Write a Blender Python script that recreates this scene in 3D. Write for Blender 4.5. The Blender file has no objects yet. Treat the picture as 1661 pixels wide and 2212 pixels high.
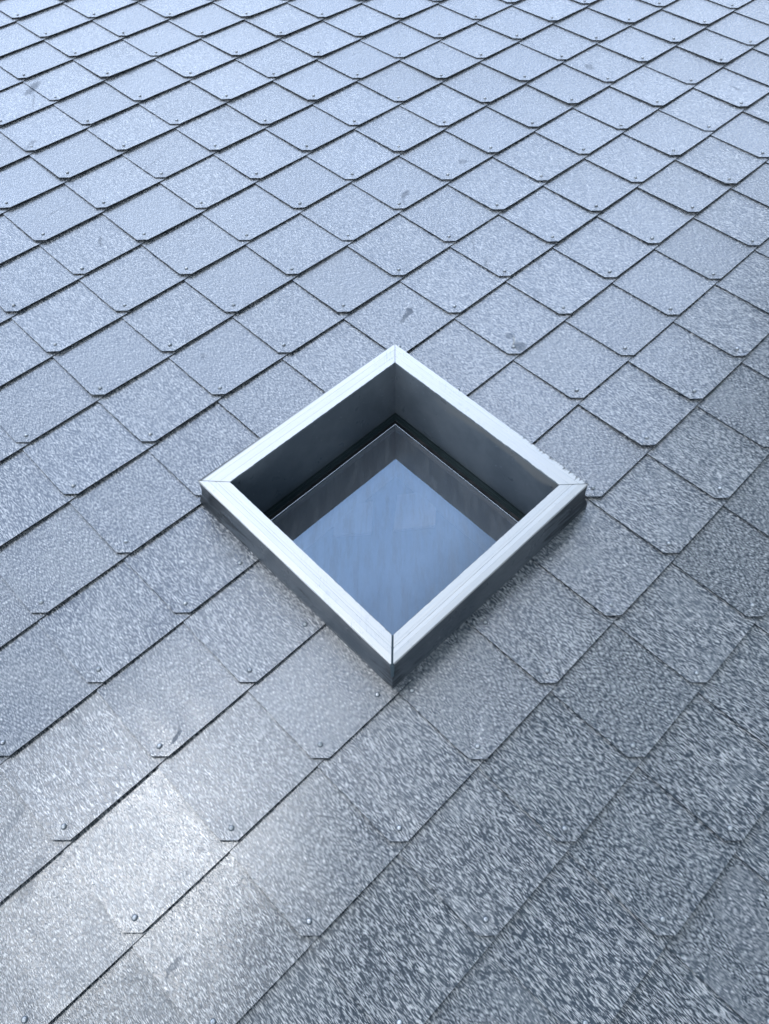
import bpy, bmesh, math, random
from mathutils import Vector, Matrix
random.seed(7)
C = bpy.context.scene.collection
SC = bpy.context.scene
TILT = math.radians(20)                       # slope of the roof
ROOF = Matrix.Rotation(TILT, 4, 'X')          # roof frame (u right, v up the slope, w out of it) -> world

# ------------------------------------------------------------------ camera
W0, H0, F0 = 1661.0, 2212.0, 1714.76
PITCH, YAW, ROLL = 0.94126884, -0.01746029, -0.00372926
CAM = Vector((0.0016186, -0.5014472, 2.0916670))
def cam_axes():
    cp, sp = math.cos(PITCH), math.sin(PITCH)
    f = Vector((0, cp, -sp)); r = Vector((1, 0, 0)); u = Vector((0, sp, cp))
    cy, sy = math.cos(YAW), math.sin(YAW)
    r, f = r*cy - f*sy, f*cy + r*sy
    cr, sr = math.cos(ROLL), math.sin(ROLL)
    r, u = r*cr + u*sr, u*cr - r*sr
    return r, u, f
RT, UP, FW = cam_axes()
cd = bpy.data.cameras.new('camera'); cam = bpy.data.objects.new('camera', cd); C.objects.link(cam)
cd.sensor_fit = 'VERTICAL'; cd.sensor_height = 36.0; cd.lens = F0/H0*36.0
cd.clip_start = 0.02; cd.clip_end = 500
cd.dof.use_dof = True; cd.dof.focus_distance = 2.35; cd.dof.aperture_fstop = 8.0
M = Matrix((RT, UP, -FW)).transposed().to_4x4(); M.translation = CAM
cam.matrix_world = ROOF @ M
SC.camera = cam

# ------------------------------------------------------------------ light and sky
SUN_ROOF = Vector((-0.70, 0.64, 2.09)).normalized()
sd = (ROOF.to_3x3() @ SUN_ROOF).normalized()
SUN_EL = math.asin(sd.z); SUN_AZ = math.atan2(sd.x, sd.y)
sl = bpy.data.lights.new('sun', 'SUN'); sl.energy = 0.33; sl.angle = math.radians(16); sl.color = (1.0, 0.975, 0.94)
so = bpy.data.objects.new('sun', sl); C.objects.link(so)
so.rotation_euler = sd.to_track_quat('Z', 'Y').to_euler(); so.location = (0, 0, 8)

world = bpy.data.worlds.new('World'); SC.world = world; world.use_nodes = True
wt = world.node_tree; wt.nodes.clear()
class NT:
    """tiny helper for wiring nodes"""
    def __init__(s, t): s.t = t
    def n(s, typ, **kw):
        x = s.t.nodes.new(typ)
        for k, v in kw.items():
            if k.startswith('i_'): x.inputs[k[2:]].default_value = v
            else: setattr(x, k, v)
        return x
    def l(s, a, b): s.t.links.new(a, b)
    def put(s, sock, v):
        if isinstance(v, bpy.types.NodeSocket): s.l(v, sock)
        else: sock.default_value = v
    def m(s, op, a, b=0.0, c=0.0, clamp=False):
        x = s.n('ShaderNodeMath', operation=op, use_clamp=clamp)
        s.put(x.inputs[0], a); s.put(x.inputs[1], b); s.put(x.inputs[2], c)
        return x.outputs[0]
    def mr(s, v, a, b, c=0.0, d=1.0, mode='SMOOTHSTEP'):
        x = s.n('ShaderNodeMapRange', interpolation_type=mode)
        s.put(x.inputs[0], v)
        for i, k in enumerate((a, b, c, d)): s.put(x.inputs[1+i], k)
        return x.outputs[0]
    def mix(s, f, a, b, mode='MIX'):
        x = s.n('ShaderNodeMix', data_type='RGBA', blend_type=mode)
        s.put(x.inputs[0], f)
        s.put(x.inputs[6], a if isinstance(a, bpy.types.NodeSocket) else (*a, 1))
        s.put(x.inputs[7], b if isinstance(b, bpy.types.NodeSocket) else (*b, 1))
        return x.outputs[2]
    def noise(s, vec, scale, detail=2.0, rough=0.5, w=None, dist=0.0):
        x = s.n('ShaderNodeTexNoise', noise_dimensions='4D' if w is not None else '3D')
        s.l(vec, x.inputs['Vector']); x.inputs['Scale'].default_value = scale
        x.inputs['Detail'].default_value = detail; x.inputs['Roughness'].default_value = rough
        x.inputs['Distortion'].default_value = dist
        if w is not None: s.put(x.inputs['W'], w)
        return x.outputs[0]
N = NT(wt)
tc = N.n('ShaderNodeTexCoord')
sky = N.n('ShaderNodeTexSky', sky_type='NISHITA', sun_disc=False, sun_elevation=SUN_EL, sun_rotation=SUN_AZ)
vr = N.n('ShaderNodeVectorRotate', rotation_type='X_AXIS'); N.l(tc.outputs['Generated'], vr.inputs['Vector']); vr.inputs['Angle'].default_value = -TILT
sx = N.n('ShaderNodeSeparateXYZ'); N.l(vr.outputs[0], sx.inputs[0])
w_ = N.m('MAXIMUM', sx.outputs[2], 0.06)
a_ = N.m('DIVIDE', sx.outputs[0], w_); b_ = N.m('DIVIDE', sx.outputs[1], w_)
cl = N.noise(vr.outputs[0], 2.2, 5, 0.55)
# edge of a dark patch put in the sky overhead and right, for reflections
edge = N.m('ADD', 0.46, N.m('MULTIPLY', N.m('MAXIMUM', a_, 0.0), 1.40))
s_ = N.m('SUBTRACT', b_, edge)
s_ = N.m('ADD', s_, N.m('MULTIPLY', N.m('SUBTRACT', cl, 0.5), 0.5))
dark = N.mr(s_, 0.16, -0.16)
low = N.mr(N.m('ADD', b_, N.m('MULTIPLY', a_, 0.9)), -0.9, -2.0)        # bright zone added towards the lower left horizon for the slate relief to catch
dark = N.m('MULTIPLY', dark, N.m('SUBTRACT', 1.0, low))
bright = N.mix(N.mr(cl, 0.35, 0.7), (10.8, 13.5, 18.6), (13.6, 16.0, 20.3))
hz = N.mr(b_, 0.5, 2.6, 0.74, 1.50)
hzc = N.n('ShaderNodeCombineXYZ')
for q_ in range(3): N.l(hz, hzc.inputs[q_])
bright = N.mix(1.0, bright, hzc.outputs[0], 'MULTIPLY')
dark_area = N.mix(N.mr(cl, 0.4, 0.62), (0.9, 1.35, 1.70), (2.8, 3.4, 3.9))
cloud = N.mix(dark, bright, dark_area)
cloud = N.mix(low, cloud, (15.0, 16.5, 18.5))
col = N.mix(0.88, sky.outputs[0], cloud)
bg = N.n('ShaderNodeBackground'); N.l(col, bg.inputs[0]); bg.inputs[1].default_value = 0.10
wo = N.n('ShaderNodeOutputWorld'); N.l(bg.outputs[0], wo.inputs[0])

SC.view_settings.view_transform = 'Standard'; SC.view_settings.look = 'None'
SC.view_settings.gamma = 1.0; SC.view_settings.exposure = 0.20
SC.render.engine = 'CYCLES'

# ------------------------------------------------------------------ helpers
def empty(name, label=None, cat=None, group=None, mat=None):
    o = bpy.data.objects.new(name, None); C.objects.link(o); o.empty_display_size = 0.1
    if mat is not None: o.matrix_world = mat
    if label: o['label'] = label
    if cat: o['category'] = cat
    if group: o['group'] = group
    return o
def link(name, bm, mat, parent=None, smooth=False, recalc=True):
    if recalc: bmesh.ops.recalc_face_normals(bm, faces=bm.faces)
    me = bpy.data.meshes.new(name); bm.to_mesh(me); bm.free()
    if smooth:
        for p in me.polygons: p.use_smooth = True
    o = bpy.data.objects.new(name, me); C.objects.link(o)
    me.materials.append(mat)
    if parent: o.parent = parent
    return o
def newmat(name):
    m = bpy.data.materials.new(name); m.use_nodes = True
    t = m.node_tree; t.nodes.clear(); n = NT(t)
    out = n.n('ShaderNodeOutputMaterial'); b = n.n('ShaderNodeBsdfPrincipled'); n.l(b.outputs[0], out.inputs[0])
    return m, n, b, out

roof = empty('slate_roof', 'roof slope of overlapping blue grey diamond slates with clipped riveted tips', 'roof', mat=ROOF)

# ------------------------------------------------------------------ slate material
def slate_material():
    m, n, b, out = newmat('slate')
    tc = n.n('ShaderNodeTexCoord', object=roof)
    P = tc.outputs['Object']
    at = n.n('ShaderNodeAttribute', attribute_name='tone'); tone = at.outputs['Fac']
    vr = n.n('ShaderNodeVectorRotate', rotation_type='Z_AXIS'); n.l(P, vr.inputs[0]); vr.inputs['Angle'].default_value = math.radians(47)
    wv = n.m('MULTIPLY', tone, 37.0)
    def stretched(a, c):
        mp = n.n('ShaderNodeMapping'); n.l(vr.outputs[0], mp.inputs[0]); mp.inputs['Scale'].default_value = (a, c, 20)
        return mp.outputs[0]
    g1 = n.noise(stretched(80, 760), 1.0, 1.0, 0.5, w=wv)
    g2 = n.noise(stretched(200, 1300), 1.0, 1.0, 0.5, w=wv)
    g3 = n.noise(stretched(26, 80), 1.0, 2.0, 0.5, w=wv)
    pl = n.mr(g1, 0.45, 0.60)
    hgt = n.m('ADD', n.m('MULTIPLY', pl, 1.0), n.m('ADD', n.m('MULTIPLY', g2, 0.55), n.m('MULTIPLY', g3, 0.3)))
    bp = n.n('ShaderNodeBump'); bp.inputs['Strength'].default_value = 0.55; bp.inputs['Distance'].default_value = 0.0003
    n.l(hgt, bp.inputs['Height'])
    # colour: pale grain with painted glints on dark blue grey board, tone differs per slate
    patch = n.noise(P, 5.0, 4, 0.6, w=wv)
    base = n.mix(n.mr(tone, 0, 1, mode='LINEAR'), (0.022, 0.036, 0.052), (0.060, 0.078, 0.100))
    base = n.mix(n.mr(patch, 0.35, 0.7, 0.0, 0.45), base, (0.13, 0.155, 0.175))
    glint = n.mr(g1, 0.545, 0.572)  # glints of the relief put into the base colour as pale flecks
    base = n.mix(n.m('MULTIPLY', glint, 0.95), base, (0.88, 0.87, 0.85))
    deep = n.mr(g1, 0.40, 0.30)
    base = n.mix(n.m('MULTIPLY', deep, 0.5), base, (0.035, 0.05, 0.07))
    # streaks of dirt running down the slope
    mp = n.n('ShaderNodeMapping'); n.l(P, mp.inputs[0]); mp.inputs['Scale'].default_value = (24, 5, 1)
    dirt = n.mr(n.noise(mp.outputs[0], 1.0, 4, 0.65), 0.60, 0.74)
    base = n.mix(n.m('MULTIPLY', dirt, 0.40), base, (0.05, 0.07, 0.10))
    # single scuffs and droppings seen in the photograph: (u, v, half width, half length, turn in degrees, strength)
    SC_ = [(-1.974,3.877,.035,.10,-12,.8),(-1.93,3.74,.008,.14,14,.6),(-1.301,2.501,.012,.05,8,.6),(-1.473,4.046,.03,.045,-30,.5),
           (.038,2.831,.020,.045,-25,.7),(.03,2.77,.010,.04,10,.4),(.045,2.008,.014,.055,-22,.85),(.025,1.965,.010,.03,-25,.7),(.317,3.097,.022,.03,-35,.55),
           (1.057,4.027,.03,.05,20,.6),(.468,1.800,.034,.036,42,.75),(.435,1.865,.018,.022,40,.6),(-1.821,3.289,.018,.07,-10,.55),(.374,2.314,.012,.035,0,.5),
           (-.602,.268,.010,.035,-28,.8),(-.595,.295,.004,.03,-20,.5),(-.524,-.277,.008,.042,-32,.45),(-.888,.307,.02,.07,35,.2),
           (-1.187,3.108,.005,.11,-28,.4),(-1.553,2.732,.008,.06,-35,.35),(1.784,3.777,.010,.05,30,.6),(-.434,4.234,.012,.035,0,.4),(-.986,2.758,.012,.05,15,.35),
           (-.907,-.092,.022,.08,-18,.22),(-.99,.05,.016,.06,-18,.2),(.33,2.46,.006,.08,0,.4),(-.531,.86,.012,.02,40,.4),(-.745,1.77,.014,.02,40,.5),(.60,2.33,.010,.04,10,.4)]
    wn = n.n('ShaderNodeTexNoise'); n.l(P, wn.inputs['Vector']); wn.inputs['Scale'].default_value = 45; wn.inputs['Detail'].default_value = 3
    wsub = n.n('ShaderNodeVectorMath', operation='SUBTRACT'); n.l(wn.outputs[1], wsub.inputs[0]); wsub.inputs[1].default_value = (.5, .5, .5)
    wsc = n.n('ShaderNodeVectorMath', operation='SCALE'); n.l(wsub.outputs[0], wsc.inputs[0]); wsc.inputs['Scale'].default_value = 0.035
    wad = n.n('ShaderNodeVectorMath', operation='ADD'); n.l(P, wad.inputs[0]); n.l(wsc.outputs[0], wad.inputs[1])
    acc = None
    for (u, v, hw, hl, ang, st) in SC_:
        q = n.n('ShaderNodeMapping', vector_type='TEXTURE'); n.l(wad.outputs[0], q.inputs[0])
        q.inputs['Location'].default_value = (u, v, 0); q.inputs['Rotation'].default_value = (0, 0, math.radians(ang)); q.inputs['Scale'].default_value = (hw, hl, 1.0)
        ln = n.n('ShaderNodeVectorMath', operation='LENGTH'); n.l(q.outputs[0], ln.inputs[0])
        k = n.mr(ln.outputs['Value'], 1.0, 0.5, 0.0, st)
        acc = k if acc is None else n.m('MAXIMUM', acc, k)
    base = n.mix(n.m('MULTIPLY', acc, 0.8), base, (0.03, 0.055, 0.09))
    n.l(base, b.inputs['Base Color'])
    n.l(n.m('SUBTRACT', 0.5, n.m('ADD', n.m('MULTIPLY', acc, 0.32), n.m('MULTIPLY', dirt, 0.08))), b.inputs['Specular IOR Level'])
    rg = n.m('ADD', n.mr(patch, 0.3, 0.7, 0.13, 0.22), n.m('MULTIPLY', acc, 0.25))
    rg = n.m('ADD', rg, n.mr(n.m('FRACT', n.m('MULTIPLY', tone, 7.3)), 0, 1, -0.04, 0.10, mode='LINEAR'))
    n.l(rg, b.inputs['Roughness'])
    b.inputs['IOR'].default_value = 2.6
    b.inputs['Specular Tint'].default_value = (0.90, 0.94, 1.0, 1)
    n.l(bp.outputs[0], b.inputs['Normal'])
    return m
MAT_SLATE = slate_material()

def metal(name, col, rough, metallic=0.0, ior=1.5, bump=0.0, scale=60, dirtcol=None, dirt=0.0, along=None, dscale=6, dlo=.5, dhi=.7):
    m, n, b, out = newmat(name)
    tc = n.n('ShaderNodeTexCoord', object=roof); P = tc.outputs['Object']
    c = col
    if dirt:
        f = n.mr(n.noise(P, dscale, 6, 0.65), dlo, dhi, 0.0, dirt)
        c = n.mix(f, col, dirtcol)
        n.l(c, b.inputs['Base Color'])
    else: b.inputs['Base Color'].default_value = (*col, 1)
    rn = n.mr(n.noise(P, 30, 4, 0.6), 0.3, 0.7, rough*0.8, rough*1.25); n.l(rn, b.inputs['Roughness'])
    b.inputs['Metallic'].default_value = metallic; b.inputs['IOR'].default_value = ior
    if bump:
        bp = n.n('ShaderNodeBump'); bp.inputs['Strength'].default_value = bump; bp.inputs['Distance'].default_value = 0.001
        n.l(n.noise(P, scale, 3, 0.5), bp.inputs['Height']); n.l(bp.outputs[0], b.inputs['Normal'])
    return m
MAT_RIVET = metal('rivet_metal', (0.74, 0.76, 0.78), 0.30, 0.45)
MAT_WASHER = metal('washer_metal', (0.16, 0.19, 0.22), 0.45, 0.6)
MAT_EDGE = metal('slate_cut_edge', (0.022, 0.032, 0.045), 0.7)
MAT_DECK = metal('roof_deck', (0.03, 0.035, 0.04), 0.9)

# ------------------------------------------------------------------ slates
PT = 0.42; CLIP = 0.023; SIDE = 0.49/math.sqrt(2); TH = 0.0031
WARP = (-0.01508, 0.02968, 0.00244, -0.00459, 0.00017, -0.00174, -0.00034, 0.00295, -0.01093, 0.03621, 0.00157, -0.00375, -0.00133, -0.00243)
def warp(u, v):
    a = max(-2.6, min(2.4, u)); b = max(-0.6, min(4.6, v))
    B = (a*a, a*b, b*b, a**3, a*a*b, a*b*b, b**3)
    return u + sum(x*y for x, y in zip(B, WARP[:7])), v + sum(x*y for x, y in zip(B, WARP[7:]))
def to_px(p):
    d = Vector(p) - CAM; z = d.dot(FW)
    return (W0/2 + F0*d.dot(RT)/z, H0/2 - F0*d.dot(UP)/z) if z > 0.1 else (-9999, -9999)

# outer and inner corners of the skylight rim: top, left, bottom, right
HT = 0.1165
OUT = [Vector((-0.0086, 1.6961)), Vector((-0.6357, 1.0641)), Vector((-0.0167, 0.4256)), Vector((0.5994, 1.0441))]
INN = [Vector((-0.0087, 1.5970)), Vector((-0.5328, 1.0579)), Vector((-0.0156, 0.5158)), Vector((0.5076, 1.0409))]
CEN = Vector((-0.015, 1.055))
HOLE = [CEN + (p - CEN)*0.95 for p in OUT]

NS = 14; Z0 = 0.001
def slate_bm(i, j, seed):
    """one slate: square set on its corner, lower corner clipped, slightly warped, laid on its neighbours"""
    rnd = random.Random(seed)
    u0, v0 = i*PT/2, j*PT/2
    bm = bmesh.new()
    tone = bm.faces.layers.float.new('tone'); 
    vs = {}
    jr = [rnd.uniform(-1, 1) for _ in range(4*(NS+1))]
    du = rnd.gauss(0, 0.0018); dv = rnd.gauss(0, 0.0020); rot = rnd.gauss(0, 0.004)
    for a in range(NS+1):
        for c in range(NS+1):
            s, t = a/NS*SIDE, c/NS*SIDE          # s along lower right edge, t along lower left edge
            x = (s - t)/math.sqrt(2); y = (s + t)/math.sqrt(2) - CLIP
            if c == 0: y += jr[a]*0.0003
            if a == 0: e = jr[NS+1+c]*0.0005; x += e; y += e
            x, y = x - y*rot, y + x*rot
            vs[a, c] = bm.verts.new((x, y, 0))
    for a in range(NS):
        for c in range(NS):
            bm.faces.new((vs[a, c], vs[a+1, c], vs[a+1, c+1], vs[a, c+1]))
    g = lambda: bm.verts[:] + bm.edges[:] + bm.faces[:]
    bmesh.ops.bisect_plane(bm, geom=g(), dist=1e-6, plane_co=(0, rot*0, 0), plane_no=(0, -1, 0), clear_outer=True)
    for v in bm.verts: v.co.x += u0 + du; v.co.y += v0 + dv
    # cut round the skylight
    near = abs(u0 - CEN.x) < 1.0 and abs(v0 + .2 - CEN.y) < 1.1
    if near:
        for k in range(4):
            p, q = HOLE[k], HOLE[(k+1) % 4]; d = (q - p).normalized()
            bmesh.ops.bisect_plane(bm, geom=g(), dist=1e-6, plane_co=(p.x, p.y, 0), plane_no=(d.y, -d.x, 0))
        def inside(x, y):
            for k in range(4):
                p, q = HOLE[k], HOLE[(k+1) % 4]; d = q - p
                if d.x*(y - p.y) - d.y*(x - p.x) < 0: return False
            return True
        kill = [f for f in bm.faces if inside(*f.calc_center_median()[:2])]
        bmesh.ops.delete(bm, geom=kill, context='FACES')
        if len(bm.faces) == 0: bm.free(); return None
    lift = abs(rnd.gauss(0, 0.0013)); curl = rnd.uniform(0.0010, 0.0040); curl_r = rnd.uniform(0, 0.0025)
    ku = 1.1*TH/PT + rnd.gauss(0, .0013); kv = 3.6*TH/PT + rnd.gauss(0, .0013)
    fr = rnd.uniform(2, 5); ph = rnd.uniform(0, 6)
    for v in bm.verts:
        x, y = v.co.x - u0, v.co.y - v0
        low = max(0.0, 1 - max(0, y)/0.30)
        rim = max(0.0, min(1.0, (x - y + 0.02)/0.30 + 0.6)) if x > 0 else 0
        z = ku*x - kv*y + Z0 + lift*low + curl*low**2 + curl_r*rim*low + 0.0004*math.sin(fr*(x+y)*9+ph)*low
        v.co.z = z
    base = bm.faces[:]
    ret = bmesh.ops.extrude_face_region(bm, geom=base)
    for v in [e for e in ret['geom'] if isinstance(e, bmesh.types.BMVert)]: v.co.z -= TH
    bm.normal_update()
    for f in bm.faces:
        if abs(f.normal.z) < 0.5: f.material_index = 1
    tv = max(0.0, min(1.0, rnd.gauss(0.45, 0.30)))
    for f in bm.faces: f[tone] = tv
    for v in bm.verts: v.co.x, v.co.y = warp(v.co.x, v.co.y)
    bmesh.ops.recalc_face_normals(bm, faces=bm.faces)
    return bm, lift + curl + Z0
def rivet_bm(u, v, z, bm=None):
    """washer and domed shank of a storm rivet"""
    bm = bm or bmesh.new(); S = 18
    prof = [(0.0078, 0.0), (0.0075, 0.0012), (0.0062, 0.0015), (0.0050, 0.0012), (0.0048, 0.0034), (0.0036, 0.0044), (0.0016, 0.0048)]
    tl = random.uniform(-.25, .25), random.uniform(-.25, .25)
    rings = []
    for r, h in prof:
        rings.append([bm.verts.new((u + r*math.cos(2*math.pi*k/S), v + r*math.sin(2*math.pi*k/S), z + h*(1 + tl[0]*math.cos(2*math.pi*k/S)+tl[1]*math.sin(2*math.pi*k/S)))) for k in range(S)])
    for a, b in zip(rings, rings[1:]):
        for k in range(S): bm.faces.new((a[k], a[(k+1) % S], b[(k+1) % S], b[k]))
    bm.faces.new(rings[-1])
    bm.faces.ensure_lookup_table()
    for f in bm.faces[-(S*6+1):-(S*3+1)]: f.material_index = 1
    return bm
SKIP = {(0, 2), (-1, 3), (1, 3), (-2, 4), (2, 4)}
EXTRA = {(-3, 3): (-0.4943, 0.8277), (-2, 2): (-0.2761, 0.6120), (-1, 1): (-0.0588, 0.3917), (1, 1): (0.0380, 0.4054), (2, 2): (0.2575, 0.6204), (3, 3): (0.4762, 0.8417)}
cells = []
for j in range(-4, 29):
    for i in range(-16, 16):
        if (i + j) % 2 or (i, j) in SKIP: continue
        u, v = warp(i*PT/2, j*PT/2 + 0.19)
        x, y = to_px((u, v, 0))
        if not (-420 < x < W0+420 and -260 < y < H0+420): continue
        d = (Vector((u, v, 0)) - CAM).length
        vis = -20 < x < W0+20 and -10 < y < H0+40
        cells.append(((0 if vis else 1, d), i, j))
cells.sort()
print('slates', len(cells), 'in view', sum(c[0][0] == 0 for c in cells))
rest = bmesh.new(); rest_tone = rest.faces.layers.float.new('tone'); rest_rivets = bmesh.new()
def append_bm(dst, src):
    me = bpy.data.meshes.new('tmp'); src.to_mesh(me); dst.from_mesh(me); bpy.data.meshes.remove(me)
count = 0
for k, (_, i, j) in enumerate(cells):
    r = slate_bm(i, j, 1000 + 37*i + 1009*j)
    if r is None: continue
    bm, zt = r
    rs = []
    un, vn = warp(i*PT/2, j*PT/2 + 0.033)
    if not (abs(un - CEN.x) + abs(vn - CEN.y) < 0.66): rs.append((un + random.gauss(0, .0022), vn + random.gauss(0, .002), zt - 3.5*TH/PT*0.033 + 0.0003))
    if (i, j) in EXTRA:
        x, y = EXTRA[i, j]; rs.append((x, y, Z0 + 1.15*TH/PT*(x - i*PT/2) - 3.5*TH/PT*(y - j*PT/2) + 0.0012))
    if count < 100:
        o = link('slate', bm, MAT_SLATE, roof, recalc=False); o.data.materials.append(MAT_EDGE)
        for q in rs: link('rivet', rivet_bm(*q), MAT_RIVET, o, smooth=False).data.materials.append(MAT_WASHER)
        count += 1
    else:
        append_bm(rest, bm); bm.free()
        for q in rs: rivet_bm(*q, bm=rest_rivets)
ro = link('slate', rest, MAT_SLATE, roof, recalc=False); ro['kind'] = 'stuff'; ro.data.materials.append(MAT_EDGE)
rr = link('rivet', rest_rivets, MAT_RIVET, roof); rr['kind'] = 'stuff'; rr.data.materials.append(MAT_WASHER)

def ring_wall(loopA, zA, loopB, zB, bm, k=None, seg=1):
    """quads between two 4-corner loops; k picks one side"""
    for q in (range(4) if k is None else (k,)):
        p0, p1 = loopA[q], loopA[(q+1) % 4]; r0, r1 = loopB[q], loopB[(q+1) % 4]
        bm.faces.new([bm.verts.new((p0.x, p0.y, zA)), bm.verts.new((p1.x, p1.y, zA)), bm.verts.new((r1.x, r1.y, zB)), bm.verts.new((r0.x, r0.y, zB))])
# deck under the slates, with the opening for the skylight
bm = bmesh.new()
X0, X1, Y0, Y1 = -4.2, 4.0, -1.6, 7.4
big = [Vector((-0.1, Y1)), Vector((X0, 1.05)), Vector((-0.1, Y0)), Vector((X1, 1.05))]
def rect_with_hole(bm, z):
    cor = [Vector((X1, Y1)), Vector((X0, Y1)), Vector((X0, Y0)), Vector((X1, Y0))]
    hv = [bm.verts.new((p.x, p.y, z)) for p in HOLE]; cv = [bm.verts.new((p.x, p.y, z)) for p in cor]
    for q in range(4):
        bm.faces.new((hv[q], cv[q], cv[(q+1) % 4])); bm.faces.new((hv[q], cv[(q+1) % 4], hv[(q+1) % 4]))
rect_with_hole(bm, -0.045); rect_with_hole(bm, -0.16)
cor = [Vector((X1, Y1)), Vector((X0, Y1)), Vector((X0, Y0)), Vector((X1, Y0))]
ring_wall(cor, -0.045, cor, -0.16, bm); ring_wall(HOLE, -0.045, HOLE, -0.16, bm)
bmesh.ops.remove_doubles(bm, verts=bm.verts, dist=1e-5)
link('roof_deck', bm, MAT_DECK, roof)

# ------------------------------------------------------------------ skylight
sky_o = empty('skylight', 'square skylight with white mitred rim and deep dark lining set among diamond slates', 'skylight', mat=ROOF)
def rim_material():
    m, n, b, out = newmat('rim_paint')
    tc = n.n('ShaderNodeTexCoord', object=roof); P = tc.outputs['Object']
    at = n.n('ShaderNodeAttribute', attribute_name='acr'); acr = at.outputs['Fac']      # 0 inner edge .. 1 outer edge
    al = n.n('ShaderNodeAttribute', attribute_name='aln'); aln = al.outputs['Fac']      # rail number + way along the rail
    cb = n.n('ShaderNodeCombineXYZ'); n.l(n.m('MULTIPLY', aln, 7.0), cb.inputs[0]); n.l(n.m('MULTIPLY', acr, 26.0), cb.inputs[1])
    st = n.noise(cb.outputs[0], 1.0, 5, 0.6)                                            # brushed along the rail
    c = n.mix(n.mr(st, 0.35, 0.75), (0.93, 0.92, 0.89), (0.80, 0.83, 0.85))
    sc = n.mr(n.noise(P, 9, 5, 0.7), 0.60, 0.72, 0, 0.35)
    c = n.mix(sc, c, (0.48, 0.55, 0.62))
    pits = n.mr(n.noise(P, 160, 2, 0.5), 0.70, 0.76, 0, 0.45)
    c = n.mix(pits, c, (0.28, 0.33, 0.38))
    # hairline scratches
    wv_ = n.n('ShaderNodeMapping'); n.l(P, wv_.inputs[0]); wv_.inputs['Rotation'].default_value = (0, 0, 0.5); wv_.inputs['Scale'].default_value = (60, 5, 5)
    hs = n.m('ABSOLUTE', n.m('SUBTRACT', n.noise(wv_.outputs[0], 1.0, 2, 0.5, dist=1.5), 0.5))
    hs = n.m('MULTIPLY', n.mr(hs, 0.012, 0.0, 0, .55), n.mr(n.noise(P, 7, 3, 0.6), 0.52, 0.6))
    c = n.mix(hs, c, (0.22, 0.30, 0.38))
    # algae fringe on the outer edge of the upper right rail near the right corner, thin dirt on inner edges
    cb2 = n.n('ShaderNodeCombineXYZ'); n.l(n.m('MULTIPLY', aln, 150.0), cb2.inputs[0]); n.l(n.m('MULTIPLY', acr, 1.6), cb2.inputs[1])
    fn = n.noise(cb2.outputs[0], 1.0, 4, 0.7)
    fr = n.m('MULTIPLY', n.mr(aln, 2.95, 3.55, 1.0, 0.0, mode='LINEAR'), n.m('GREATER_THAN', aln, 3.0))
    lim = n.m('SUBTRACT', 0.975, n.m('MULTIPLY', n.m('MULTIPLY', fr, n.mr(fn, 0.38, 0.80)), 0.42))
    alg = n.mr(n.m('SUBTRACT', acr, lim), -0.04, 0.12)
    c = n.mix(n.m('MULTIPLY', alg, 0.92), c, (0.018, 0.028, 0.034))
    n.l(n.m('SUBTRACT', 0.5, n.m('MULTIPLY', alg, 0.45)), b.inputs['Specular IOR Level'])
    n.l(n.m('SUBTRACT', 0.5, n.m('MULTIPLY', alg, 0.5)), b.inputs['Metallic'])
    ed = n.mr(n.m('ADD', acr, n.m('MULTIPLY', n.m('SUBTRACT', n.noise(P, 55, 4, .6), .5), .10)), 0.035, 0.0, 0, .8)
    c = n.mix(ed, c, (0.10, 0.14, 0.17))
    n.l(c, b.inputs['Base Color'])
    b.inputs['Metallic'].default_value = 0.0; b.inputs['IOR'].default_value = 1.8; b.inputs['Roughness'].default_value = 0.38
    bp = n.n('ShaderNodeBump'); bp.inputs['Strength'].default_value = 0.25; bp.inputs['Distance'].default_value = 0.0006
    n.l(st, bp.inputs['Height']); n.l(bp.outputs[0], b.inputs['Normal'])
    return m
MAT_RIM = rim_material()
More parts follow.
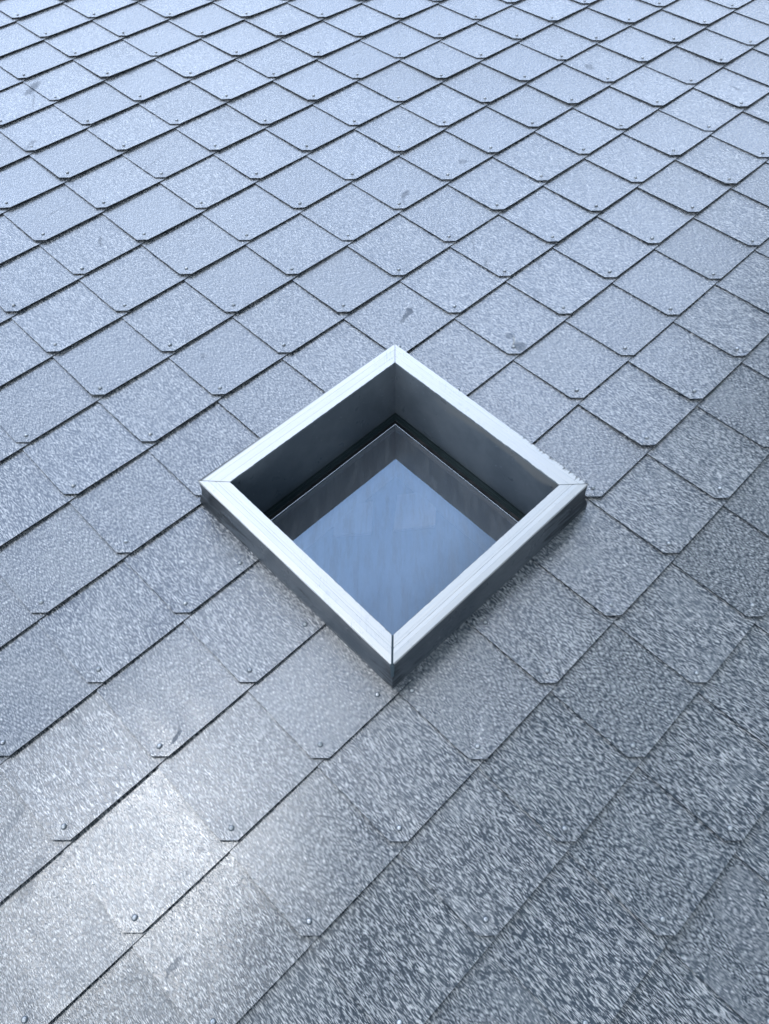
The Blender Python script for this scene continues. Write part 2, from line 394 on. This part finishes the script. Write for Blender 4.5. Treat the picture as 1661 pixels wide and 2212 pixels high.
def wall_material(name, col, col2, speck, rough, flake=0.0, band=None):
    m, n, b, out = newmat(name)
    tc = n.n('ShaderNodeTexCoord', object=roof); P = tc.outputs['Object']
    c = n.mix(n.mr(n.noise(P, 4, 6, 0.65), 0.35, 0.7), col, col2)
    if speck:
        c = n.mix(n.mr(n.noise(P, 130, 2, 0.5), 0.72, 0.77, 0, speck), c, (0.5, 0.6, 0.66))
    if band:        # pale dusty stain under the rim, towards the right corner
        sx = n.n('ShaderNodeSeparateXYZ'); n.l(P, sx.inputs[0])
        hgt = n.m('ADD', sx.outputs[2], n.m('MULTIPLY', n.m('SUBTRACT', n.noise(P, 5, 4, .6), .5), .10))
        st = n.m('MULTIPLY', n.mr(hgt, 0.066, 0.088), n.mr(sx.outputs[0], 0.08, 0.26))
        c = n.mix(n.m('MULTIPLY', st, 0.55), c, (0.24, 0.235, 0.22))
    if flake:       # dark scraped patches near the side corners
        mp = n.n('ShaderNodeMapping'); n.l(P, mp.inputs[0]); mp.inputs['Rotation'].default_value = (0, 0, math.radians(45)); mp.inputs['Scale'].default_value = (1, 1, 1)
        sx = n.n('ShaderNodeSeparateXYZ'); n.l(P, sx.inputs[0])
        near = n.m('MAXIMUM', n.mr(n.m('ABSOLUTE', n.m('ADD', sx.outputs[0], 0.015)), 0.40, 0.60), n.m('MULTIPLY', n.mr(sx.outputs[1], 0.47, 0.42), 0.8))
        mp2 = n.n('ShaderNodeMapping'); n.l(P, mp2.inputs[0]); mp2.inputs['Scale'].default_value = (9, 9, 110)
        f = n.mr(n.m('ADD', n.noise(mp2.outputs[0], 1.0, 5, 0.7), n.m('MULTIPLY', near, 0.24)), 0.62, 0.68, 0, flake)
        c = n.mix(f, c, (0.015, 0.02, 0.025))
    n.l(c, b.inputs['Base Color'])
    n.l(n.mr(n.noise(P, 14, 4, 0.6), 0.3, 0.7, rough*0.8, rough*1.3), b.inputs['Roughness'])
    b.inputs['IOR'].default_value = 1.5
    bp = n.n('ShaderNodeBump'); bp.inputs['Strength'].default_value = 0.15; bp.inputs['Distance'].default_value = 0.002
    n.l(n.noise(P, 11, 3, 0.5), bp.inputs['Height']); n.l(bp.outputs[0], b.inputs['Normal'])
    return m
MAT_SIDE = wall_material('side_paint', (0.060, 0.075, 0.092), (0.110, 0.125, 0.142), 0.25, 0.32, 0.9)
MAT_LINING = wall_material('lining_paint', (0.105, 0.128, 0.152), (0.165, 0.19, 0.215), 0.8, 0.34, band=1)
MAT_BEAD = wall_material('glazing_bead_paint', (0.020, 0.038, 0.042), (0.035, 0.055, 0.060), 0.1, 0.5)
MAT_GASKET = metal('rubber', (0.004, 0.006, 0.008), 0.6)
MAT_SPACER = metal('spacer_metal', (0.45, 0.46, 0.48), 0.4, 0.8)
MAT_SEAL = metal('sealant', (0.05, 0.08, 0.10), 0.6, bump=0.8, scale=150, dirtcol=(0.01, 0.015, 0.02), dirt=0.9, dscale=60)

def lerp(a, b, t): return a + (b - a)*t
def inset(t):      # loop between the inner (0) and outer (1) rim
    return [lerp(i, o, t) for i, o in zip(INN, OUT)]
# side numbers: 0 upper left (top->left), 1 lower left, 2 lower right, 3 upper right (right->top)
GAP = 0.0011
def rail_bm(k):
    """one mitred rail of the rim, with two shallow grooves"""
    bm = bmesh.new(); A = bm.faces.layers.float.new('acr'); L = bm.faces.layers.float.new('aln')
    gv = random.uniform(0.40, 0.46)
    prof = [(0.0, -0.006), (0.0, -0.0015), (0.012, 0.0), (0.33, 0.0), (0.335, -0.0006), (0.345, -0.0006), (0.35, 0.0)]
    if k in (1, 2): prof += [(gv, 0.0), (gv+.004, -0.0012), (gv+.022, -0.0012), (gv+.03, 0.0)]
    prof += [(0.68, 0.0002), (0.685, -0.0005), (0.695, -0.0005), (0.70, 0.0002), (0.975, -0.0003), (0.995, -0.0018), (1.0, -0.004), (1.0, -0.010)]
    NL = 60; rnd = random.Random(90+k)
    g0 = GAP*(1.6 if k in (1, 2) else 0.7)
    rows = []
    for s in range(NL+1):
        t = s/NL; row = []
        for (a, h) in prof:
            lp = inset(a); p, q = lp[k], lp[(k+1) % 4]; d = (q - p); ln = d.length
            e0 = 0.0010; e1 = 0.0010
            if k == 1: e1 = 0.0042
            if k == 2: e0 = 0.0042
            tt = (e0 + t*(ln - e0 - e1))/ln
            c = p + d*tt
            wob = 0.0004*math.sin(t*23 + k) + rnd.uniform(-1, 1)*0.00012
            if a in (0.0, 1.0): 
                nrm = Vector((d.y, -d.x)).normalized(); c = c + nrm*wob
            row.append(bm.verts.new((c.x, c.y, HT + h)))
        rows.append(row)
    for s in range(NL):
        for c in range(len(prof)-1):
            f = bm.faces.new((rows[s][c], rows[s+1][c], rows[s+1][c+1], rows[s][c+1]))
            f[A] = (prof[c][0] + prof[c+1][0])/2; f[L] = k + (s + .5)/NL
    return bm
# finer strips across so that the dirt reads smoothly: use vertex attributes
def rail_object(k):
    bm = rail_bm(k)
    bmesh.ops.recalc_face_normals(bm, faces=bm.faces)
    up = sum(f.normal.z*f.calc_area() for f in bm.faces)
    if up < 0: bmesh.ops.reverse_faces(bm, faces=bm.faces)
    me = bpy.data.meshes.new('rim_rail')
    nrow = None
    bm.faces.layers.float.remove(bm.faces.layers.float['acr']); bm.faces.layers.float.remove(bm.faces.layers.float['aln'])
    bm.to_mesh(me); bm.free()
    a1 = me.attributes.new('acr', 'FLOAT', 'POINT'); a2 = me.attributes.new('aln', 'FLOAT', 'POINT')
    for v in me.vertices:
        p = Vector((v.co.x, v.co.y)); pi, qi = INN[k], INN[(k+1) % 4]; po, qo = OUT[k], OUT[(k+1) % 4]
        di = (qi - pi).normalized(); nn = Vector((di.y, -di.x))
        if (po - pi).dot(nn) < 0: nn = -nn
        a1.data[v.index].value = (p - pi).dot(nn)/max(1e-6, (po - pi).dot(nn))
        a2.data[v.index].value = k + max(0.001, min(.999, (p - po).dot((qo - po).normalized())/(qo - po).length))
    o = bpy.data.objects.new('rim_rail', me); C.objects.link(o); me.materials.append(MAT_RIM); o.parent = sky_o
    return o
for k in range(4): rail_object(k)

def side_wall(name, k, prof, mat, inner=False):
    """upright wall under one rail: prof is (outward offset, height) from top to foot"""
    bm = bmesh.new(); src = INN if inner else OUT
    NL = 24; rows = []
    for (off, z) in prof:
        lp = []
        for p in src:
            d = (p - CEN); lp.append(CEN + d*(1 + off/ (d.length/math.sqrt(2)*1.0)))
        rows.append([bm.verts.new((*lerp(lp[k], lp[(k+1) % 4], s/NL), z)) for s in range(NL+1)])
    for a, b in zip(rows, rows[1:]):
        for s in range(NL): bm.faces.new((a[s], a[s+1], b[s+1], b[s]))
    bmesh.ops.recalc_face_normals(bm, faces=bm.faces)
    nn = sum((f.normal.x*(f.calc_center_median().x - CEN.x) + f.normal.y*(f.calc_center_median().y - CEN.y)) for f in bm.faces)
    if (nn < 0) != inner: bmesh.ops.reverse_faces(bm, faces=bm.faces)
    o = link(name, bm, mat, sky_o, recalc=False)
    return o
for k in range(4):
    side_wall('outer_side', k, [(-0.0008, HT-0.0095), (-0.0006, 0.070), (0.0008, 0.052), (0.0040, 0.036), (0.0085, 0.022), (0.0115, 0.010), (0.0120, -0.10)], MAT_SIDE)
WF = -0.144
LINING = [side_wall('lining_panel', k, [(0.0006, HT-0.004), (0.0012, 0.05), (0.0006, -0.04), (0.0, WF)], MAT_LINING, inner=True) for k in range(4)]
def screw(k, t, z):
    a, b = INN[k], INN[(k+1) % 4]; c = lerp(a, b, t); d = (b - a).normalized(); nn = Vector((CEN - c)); nn = (nn - d*nn.dot(d)).normalized()
    D = Vector((d.x, d.y, 0)); Nn = Vector((nn.x, nn.y, 0)); Z = Vector((0, 0, 1)); o = Vector((c.x, c.y, z)) - Nn*0.0002
    bm = bmesh.new(); rings = []
    for r_, h in ((0.0052, 0), (0.0050, 0.0012), (0.0036, 0.0022), (0.0018, 0.0023), (0.0014, 0.0012)):
        rings.append([bm.verts.new(o + D*r_*math.cos(q*math.pi/6) + Z*r_*math.sin(q*math.pi/6) + Nn*h) for q in range(12)])
    for p, q in zip(rings, rings[1:]):
        for s_ in range(12): bm.faces.new((p[s_], p[(s_+1) % 12], q[(s_+1) % 12], q[s_]))
    bm.faces.new(rings[-1]); link('screw', bm, MAT_WASHER, LINING[k])
screw(3, 0.035, 0.082); screw(0, 0.955, 0.082)
def scaled(dist):   # inner loop moved inwards by dist metres
    out = []
    for p in INN:
        d = p - CEN; out.append(CEN + d*(1 - dist*math.sqrt(2)/d.length))
    return out
GZ = -0.146
for k in range(4):
    bm = bmesh.new()
    ring_wall(scaled(-0.001), WF, scaled(0.004), WF+0.004, bm, k)
    ring_wall(scaled(0.004), WF+0.004, scaled(0.012), WF+0.005, bm, k)
    ring_wall(scaled(0.012), WF+0.005, scaled(0.0135), WF+0.002, bm, k)
    ring_wall(scaled(0.0135), WF+0.002, scaled(0.026), WF+0.0035, bm, k)
    ring_wall(scaled(0.026), WF+0.0035, scaled(0.026), WF-0.006, bm, k)
    bmesh.ops.remove_doubles(bm, verts=bm.verts, dist=1e-6)
    link('glazing_bead', bm, MAT_BEAD, sky_o)
for k in range(4):
    bm = bmesh.new()
    ring_wall(scaled(0.0262), WF-0.001, scaled(0.0335), WF-0.004, bm, k); ring_wall(scaled(0.0335), WF-0.004, scaled(0.0335), WF-0.012, bm, k)
    bmesh.ops.remove_doubles(bm, verts=bm.verts, dist=1e-6)
    link('gasket', bm, MAT_GASKET, sky_o)
GZ = WF - 0.008
for k in range(4):
    bm = bmesh.new(); ring_wall(scaled(0.033), GZ-0.006, scaled(0.0375), GZ-0.006, bm, k); ring_wall(scaled(0.0375), GZ-0.006, scaled(0.0375), GZ-0.016, bm, k)
    bmesh.ops.remove_doubles(bm, verts=bm.verts, dist=1e-6)
    link('spacer_bar', bm, MAT_SPACER if k == 3 else MAT_WASHER, sky_o)
def glass_material():
    m = bpy.data.materials.new('coated_glass'); m.use_nodes = True; t = m.node_tree; t.nodes.clear(); n = NT(t)
    out = n.n('ShaderNodeOutputMaterial')
    tc = n.n('ShaderNodeTexCoord', object=roof); P = tc.outputs['Object']
    gl = n.n('ShaderNodeBsdfGlossy'); gl.inputs['Color'].default_value = (0.52, 0.74, 1.0, 1); gl.inputs['Roughness'].default_value = 0.015
    tr = n.n('ShaderNodeBsdfTransparent'); tr.inputs['Color'].default_value = (1, 1, 1, 1)
    lw = n.n('ShaderNodeFresnel'); lw.inputs['IOR'].default_value = 1.5
    f = n.m('ADD', 0.30, lw.outputs[0])
    mx = n.n('ShaderNodeMixShader'); n.l(f, mx.inputs[0]); n.l(tr.outputs[0], mx.inputs[1]); n.l(gl.outputs[0], mx.inputs[2])
    # dust streaked down the slope, plus a painted veil that lightens the pane
    df = n.n('ShaderNodeBsdfDiffuse'); df.inputs['Color'].default_value = (0.42, 0.45, 0.48, 1)
    mp = n.n('ShaderNodeMapping'); n.l(P, mp.inputs[0]); mp.inputs['Scale'].default_value = (40, 7, 1)
    d1 = n.mr(n.noise(mp.outputs[0], 1.0, 5, 0.6), 0.40, 0.72, 0.14, 0.32)
    d2 = n.mr(n.noise(P, 90, 2, 0.5), 0.68, 0.76, 0.0, 0.30)
    mx2 = n.n('ShaderNodeMixShader'); n.l(n.m('MAXIMUM', d1, d2), mx2.inputs[0]); n.l(mx.outputs[0], mx2.inputs[1]); n.l(df.outputs[0], mx2.inputs[2])
    n.l(mx2.outputs[0], out.inputs[0])
    return m
bm = bmesh.new(); g0 = scaled(0.0335)
top = [bm.verts.new((p.x, p.y, GZ)) for p in g0]; f = bm.faces.new(top); bm.normal_update()
if f.normal.z < 0: f.normal_flip()
link('glass_pane', bm, glass_material(), sky_o, recalc=False)
def pane2_material():
    m = bpy.data.materials.new('inner_glass'); m.use_nodes = True; t = m.node_tree; t.nodes.clear(); n = NT(t)
    out = n.n('ShaderNodeOutputMaterial')
    gl = n.n('ShaderNodeBsdfGlossy'); gl.inputs['Color'].default_value = (0.9, 0.95, 1.0, 1); gl.inputs['Roughness'].default_value = 0.04
    tr = n.n('ShaderNodeBsdfTransparent'); mx = n.n('ShaderNodeMixShader'); mx.inputs[0].default_value = 0.09
    n.l(tr.outputs[0], mx.inputs[1]); n.l(gl.outputs[0], mx.inputs[2]); n.l(mx.outputs[0], out.inputs[0])
    return m
bm = bmesh.new(); f = bm.faces.new([bm.verts.new((p.x, p.y, GZ-0.016)) for p in scaled(0.0376)]); bm.normal_update()
if f.normal.z < 0: f.normal_flip()
link('inner_pane', bm, pane2_material(), sky_o, recalc=False)
# shaft under the glass with a pale reveal
MAT_SHAFT = wall_material('shaft_plaster', (0.86, 0.79, 0.75), (0.90, 0.84, 0.80), 0, 0.8)
MAT_ROOM = wall_material('shaft_floor', (0.17, 0.175, 0.185), (0.23, 0.23, 0.235), 0, 0.8)
bm = bmesh.new()
ring_wall(scaled(0.038), GZ-0.008, scaled(0.045), GZ-0.02, bm); ring_wall(scaled(0.045), GZ-0.02, scaled(0.045), GZ-0.30, bm)
bmesh.ops.remove_doubles(bm, verts=bm.verts, dist=1e-6)
link('light_shaft', bm, MAT_SHAFT, sky_o)
bm = bmesh.new(); bm.faces.new([bm.verts.new((p.x, p.y, GZ-0.30)) for p in scaled(0.0445)])
link('shaft_floor', bm, MAT_ROOM, sky_o)
MAT_PANEL = wall_material('pale_panel', (0.80, 0.76, 0.72), (0.88, 0.85, 0.82), 0, 0.7)
def at_depth(x, y, w):
    d = FW + RT*((x - W0/2)/F0) + UP*((H0/2 - y)/F0); t = (w - CAM.z)/d.z
    return CAM + d*t
for cor4 in (((722, 1092), (806, 1083), (802, 1150), (720, 1156)), ((858, 1068), (944, 1060), (940, 1134), (850, 1144))):
    bm = bmesh.new(); f = bm.faces.new([bm.verts.new(at_depth(x, y, GZ-0.285)) for x, y in cor4])
    r_ = bmesh.ops.extrude_face_region(bm, geom=[f])
    for v in [e for e in r_['geom'] if isinstance(e, bmesh.types.BMVert)]: v.co.z -= 0.014
    link('inner_panel', bm, MAT_PANEL, sky_o)
# sealant squeezed out of the joints of the rim
def seal(k, w0, w1, down=0.0):
    bm = bmesh.new(); NL = 26; rnd = random.Random(50+k); ring = []
    a, b = INN[k], OUT[k]; d = (b - a).normalized(); nrm = Vector((-d.y, d.x))
    pts = [(lerp(a, b, s/NL), HT, s/NL) for s in range(NL+1)]
    if down: pts += [(b + d*0.0012, HT - down*q/8, 1 + q/8) for q in range(1, 9)]
    for p, z, t in pts:
        w = lerp(w0, w1, min(1, t))*rnd.uniform(0.75, 1.3)*(1.0 if t <= 1 else 1.1 - .5*(t-1)); off = rnd.uniform(-.2, .2)*w
        h = 0.0012
        c = p + nrm*off
        hz = Vector((0, 0)) if t <= 1 else d
        ring.append([bm.verts.new((c.x - nrm.x*w, c.y - nrm.y*w, z - 0.002)), bm.verts.new((c.x + d.x*0.001*(t > 1), c.y + d.y*0.001*(t > 1), z + (h if t <= 1 else 0))), bm.verts.new((c.x + nrm.x*w, c.y + nrm.y*w, z - 0.002))])
    for p, q in zip(ring, ring[1:]):
        for s in range(2): bm.faces.new((p[s], p[s+1], q[s+1], q[s]))
    link('sealant_joint', bm, MAT_SEAL, sky_o, smooth=True)
seal(2, 0.0042, 0.0056, 0.07); seal(3, 0.0014, 0.0018); seal(1, 0.0007, 0.0008); seal(0, 0.0007, 0.0008)

# ------------------------------------------------------------------ small loose things
MAT_STRAW = metal('dry_straw', (0.62, 0.60, 0.52), 0.6)
def tube(name, pts, r, mat, label, cat):
    o = empty_mesh = None
    bm = bmesh.new(); rings = []; S = 6
    for q, p in enumerate(pts):
        p = Vector(p); d = (Vector(pts[min(q+1, len(pts)-1)]) - Vector(pts[max(q-1, 0)])).normalized()
        x = d.cross(Vector((0, 0, 1))).normalized(); y = x.cross(d)
        rr = r*(0.35 + 0.65*math.sin(math.pi*(q+0.5)/len(pts)))
        rings.append([bm.verts.new(p + (x*math.cos(2*math.pi*k/S) + y*math.sin(2*math.pi*k/S))*rr) for k in range(S)])
    for a, b in zip(rings, rings[1:]):
        for k in range(S): bm.faces.new((a[k], a[(k+1) % S], b[(k+1) % S], b[k]))
    bm.faces.new(rings[0]); bm.faces.new(rings[-1])
    base = Vector(pts[0])
    for v in bm.verts: v.co -= base
    o = link(name, bm, mat, smooth=True)
    o.matrix_world = ROOF @ Matrix.Translation(base)
    o['label'] = label; o['category'] = cat
tube('grass_blade', [(0.448+0.006*math.sin(q/9*3.0)-0.010*(q/9), 1.852-0.052*q/9, 0.0045+0.002*math.sin(q/9*3.1)) for q in range(10)], 0.0013, MAT_STRAW,
     'thin pale dry grass blade lying on a slate above its rivet', 'grass blade')
